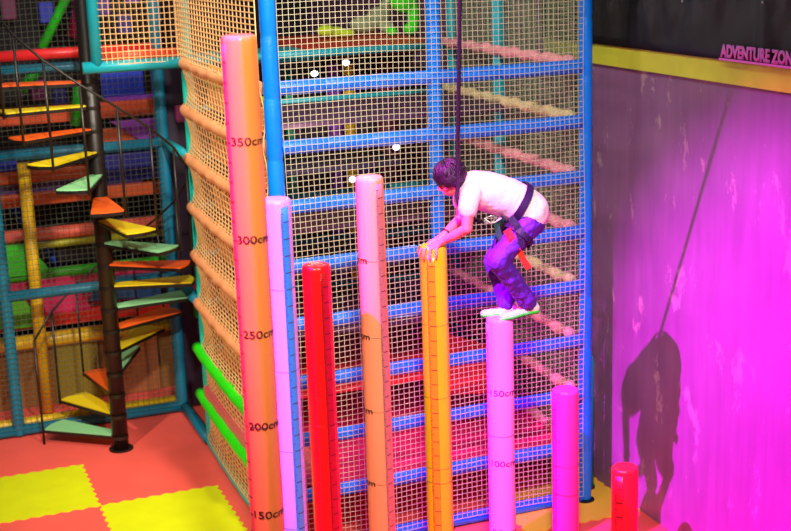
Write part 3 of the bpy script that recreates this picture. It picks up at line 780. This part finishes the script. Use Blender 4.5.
ribbon('riser', [pp(-.045, .178, 2.72), pp(-.085, .192, 2.66), pp(-.11, .20, 2.58), pp(-.105, .20, 2.52)], .045, hmat, 'dark harness strap', pv(1, 0, .2))
ribbon('loose_strap', [pp(-.10, .17, 2.50), pp(-.13, .175, 2.43), pp(-.165, .178, 2.375)], .04, omat, 'orange-red hanging strap', pv(.75, 0, -.5))
ribbon('chest_riser', [pp(-.02, .10, 2.70), pp(.03, .09, 2.665), pp(.02, .12, 2.60), pp(-.0, .14, 2.55)], .04, C_('dark_green_webbing', (15, 60, 55), .6), 'dark green strap', pv(1, 0, .4))
# rope with carabiner
rp = thing('safety_rope', 'black safety rope running up from the climber past the dark hair', 'rope', pp(.1, .07, 2.69))
ra = Vector((-.30, -1.185, 2.93))
MB().tube([pp(.10, .07, 2.675), pp(.2, .1, 2.70), pp(.262, .105, 2.76), pp(.283, .10, 2.86), ra, Vector((-.346, -1.303, 3.26)), Vector((-.482, -1.692, 4.173)), Vector((-.80, -2.60, 6.3))], .0125, 8).build('rope_line', C_('rope_black', (14, 12, 26), .7, bump=.6, bscale=200), rp, smooth=True)
MB().tube([pp(.07+.035*cos(t*pi/10), .09, 2.69+.022*sin(t*pi/10)-.25*.035*cos(t*pi/10)) for t in range(21)], .005, 8, False).build('carabiner', C_('carabiner_steel', (215, 220, 215), .25, metal=.6), rp, smooth=True)
tag(MB().tube([pp(.105, .09, 2.70), pp(.075, .095, 2.672), pp(.04, .1, 2.672), pp(-.0, .11, 2.70)], .006, 8).build('lanyard', C_('lanyard_white', (225, 220, 205), .6), rp, smooth=True), 'white lanyard loop')

# ------------------------------------------------------------------ lights
def spot(name, loc, tgt, col, power, size, blend, rad):
    l = bpy.data.lights.new(name, 'SPOT'); l.color = col; l.energy = power; l.spot_size = radians(size); l.spot_blend = blend; l.shadow_soft_size = rad
    o = bpy.data.objects.new(name, l); COL.objects.link(o); o.location = loc
    o.rotation_euler = (Vector(tgt)-Vector(loc)).to_track_quat('-Z', 'Y').to_euler(); return o
def area(name, loc, tgt, col, power, size):
    l = bpy.data.lights.new(name, 'AREA'); l.color = col; l.energy = power; l.size = size
    o = bpy.data.objects.new(name, l); COL.objects.link(o); o.location = loc
    o.rotation_euler = (Vector(tgt)-Vector(loc)).to_track_quat('-Z', 'Y').to_euler(); return o
def point(name, loc, col, power, rad=.1):
    l = bpy.data.lights.new(name, 'POINT'); l.color = col; l.energy = power; l.shadow_soft_size = rad
    o = bpy.data.objects.new(name, l); COL.objects.link(o); o.location = loc; return o
spot('magenta_floodlight', (-4.83, -3.14, 7.78), (1.57, -2.0, -.1), (.98, .0, 1), 14500, 36.5, .8, .035)
spot('white_spotlight', (-2.5, -6.8, 7.5), (-1.3, .6, 2.2), (1, .95, .86), 3050, 52, .8, .25)
spot('warm_spotlight', (-.6, -3.5, 7.2), (-2.3, 2.6, 1.0), (1, .85, .62), 1200, 42, .7, .12)
area('hall_ceiling_light', (-2.5, .5, 7.6), (-2.0, .5, 0), (1, .93, .8), 60, 3)
point('inside_fill', (-.1, 1.3, 4.3), (1, .8, .9), 25)  # fill light added inside the upper cage
point('inside_fill_low', (.1, .7, 2.4), (.9, .6, .9), 9)  # fill light added to brighten the middle cells
point('inside_fill_base', (.0, .45, 1.2), (1, .75, .85), 9)  # pinkish fill added so the low decks show brighter
point('inside_fill_side', (-.6, 1.1, 2.9), (1, .85, .6), 12)  # fill added for the inner pads behind the left net
area('wall_fill', (-1.2, -2.2, 6.2), (1.57, -1.2, 1.8), (.8, 1, .6), 26, .8)  # olive-tinted fill added to colour the shadowed part of the wall
spot('left_fill_spot', (-5.6, -2.4, 6.6), (-1.5, 1.4, 2.0), (1, .88, .7), 1500, 40, .8, .15)  # added from the left to brighten the side pads, net and treads
point('inside_point_back', (-1.6, 3.0, 4.2), (1, .75, .5), 14)  # warm point light by the landing, no lamp body modelled

w = bpy.data.worlds.new('world'); S.world = w; w.use_nodes = True
w.node_tree.nodes['Background'].inputs['Color'].default_value = (.62, .62, .75, 1)
w.node_tree.nodes['Background'].inputs['Strength'].default_value = .12

# ------------------------------------------------------------------ camera
cd = bpy.data.cameras.new('camera'); cam = bpy.data.objects.new('camera', cd); COL.objects.link(cam); S.camera = cam
f, p, r, TH = 1347.5, .2412, .0333, .3608
fw = Vector((0, cos(p), -sin(p))); rt = Vector((1, 0, 0)); dn = fw.cross(rt)
r0 = rt*cos(r)+dn*sin(r); r1 = dn*cos(r)-rt*sin(r)
Rz = Matrix.Rotation(-TH, 3, 'Z')
X, Y, Z = Rz @ r0, Rz @ (-r1), Rz @ (-fw)
mw = Matrix(((X.x, Y.x, Z.x, CAM.x), (X.y, Y.y, Z.y, CAM.y), (X.z, Y.z, Z.z, CAM.z), (0, 0, 0, 1)))
cam.matrix_world = mw
cd.sensor_fit = 'HORIZONTAL'; cd.sensor_width = 36; cd.lens = f*36/791; cd.clip_end = 60
cd.dof.use_dof = True; cd.dof.focus_distance = 8.9; cd.dof.aperture_fstop = 2.0

vs_ = S.view_settings; vs_.view_transform = 'Standard'; vs_.look = 'None'; vs_.gamma = 1; vs_.use_curve_mapping = False; vs_.exposure = 0
S.cycles.use_denoising = True; S.cycles.max_bounces = 5; S.cycles.sample_clamp_indirect = 4
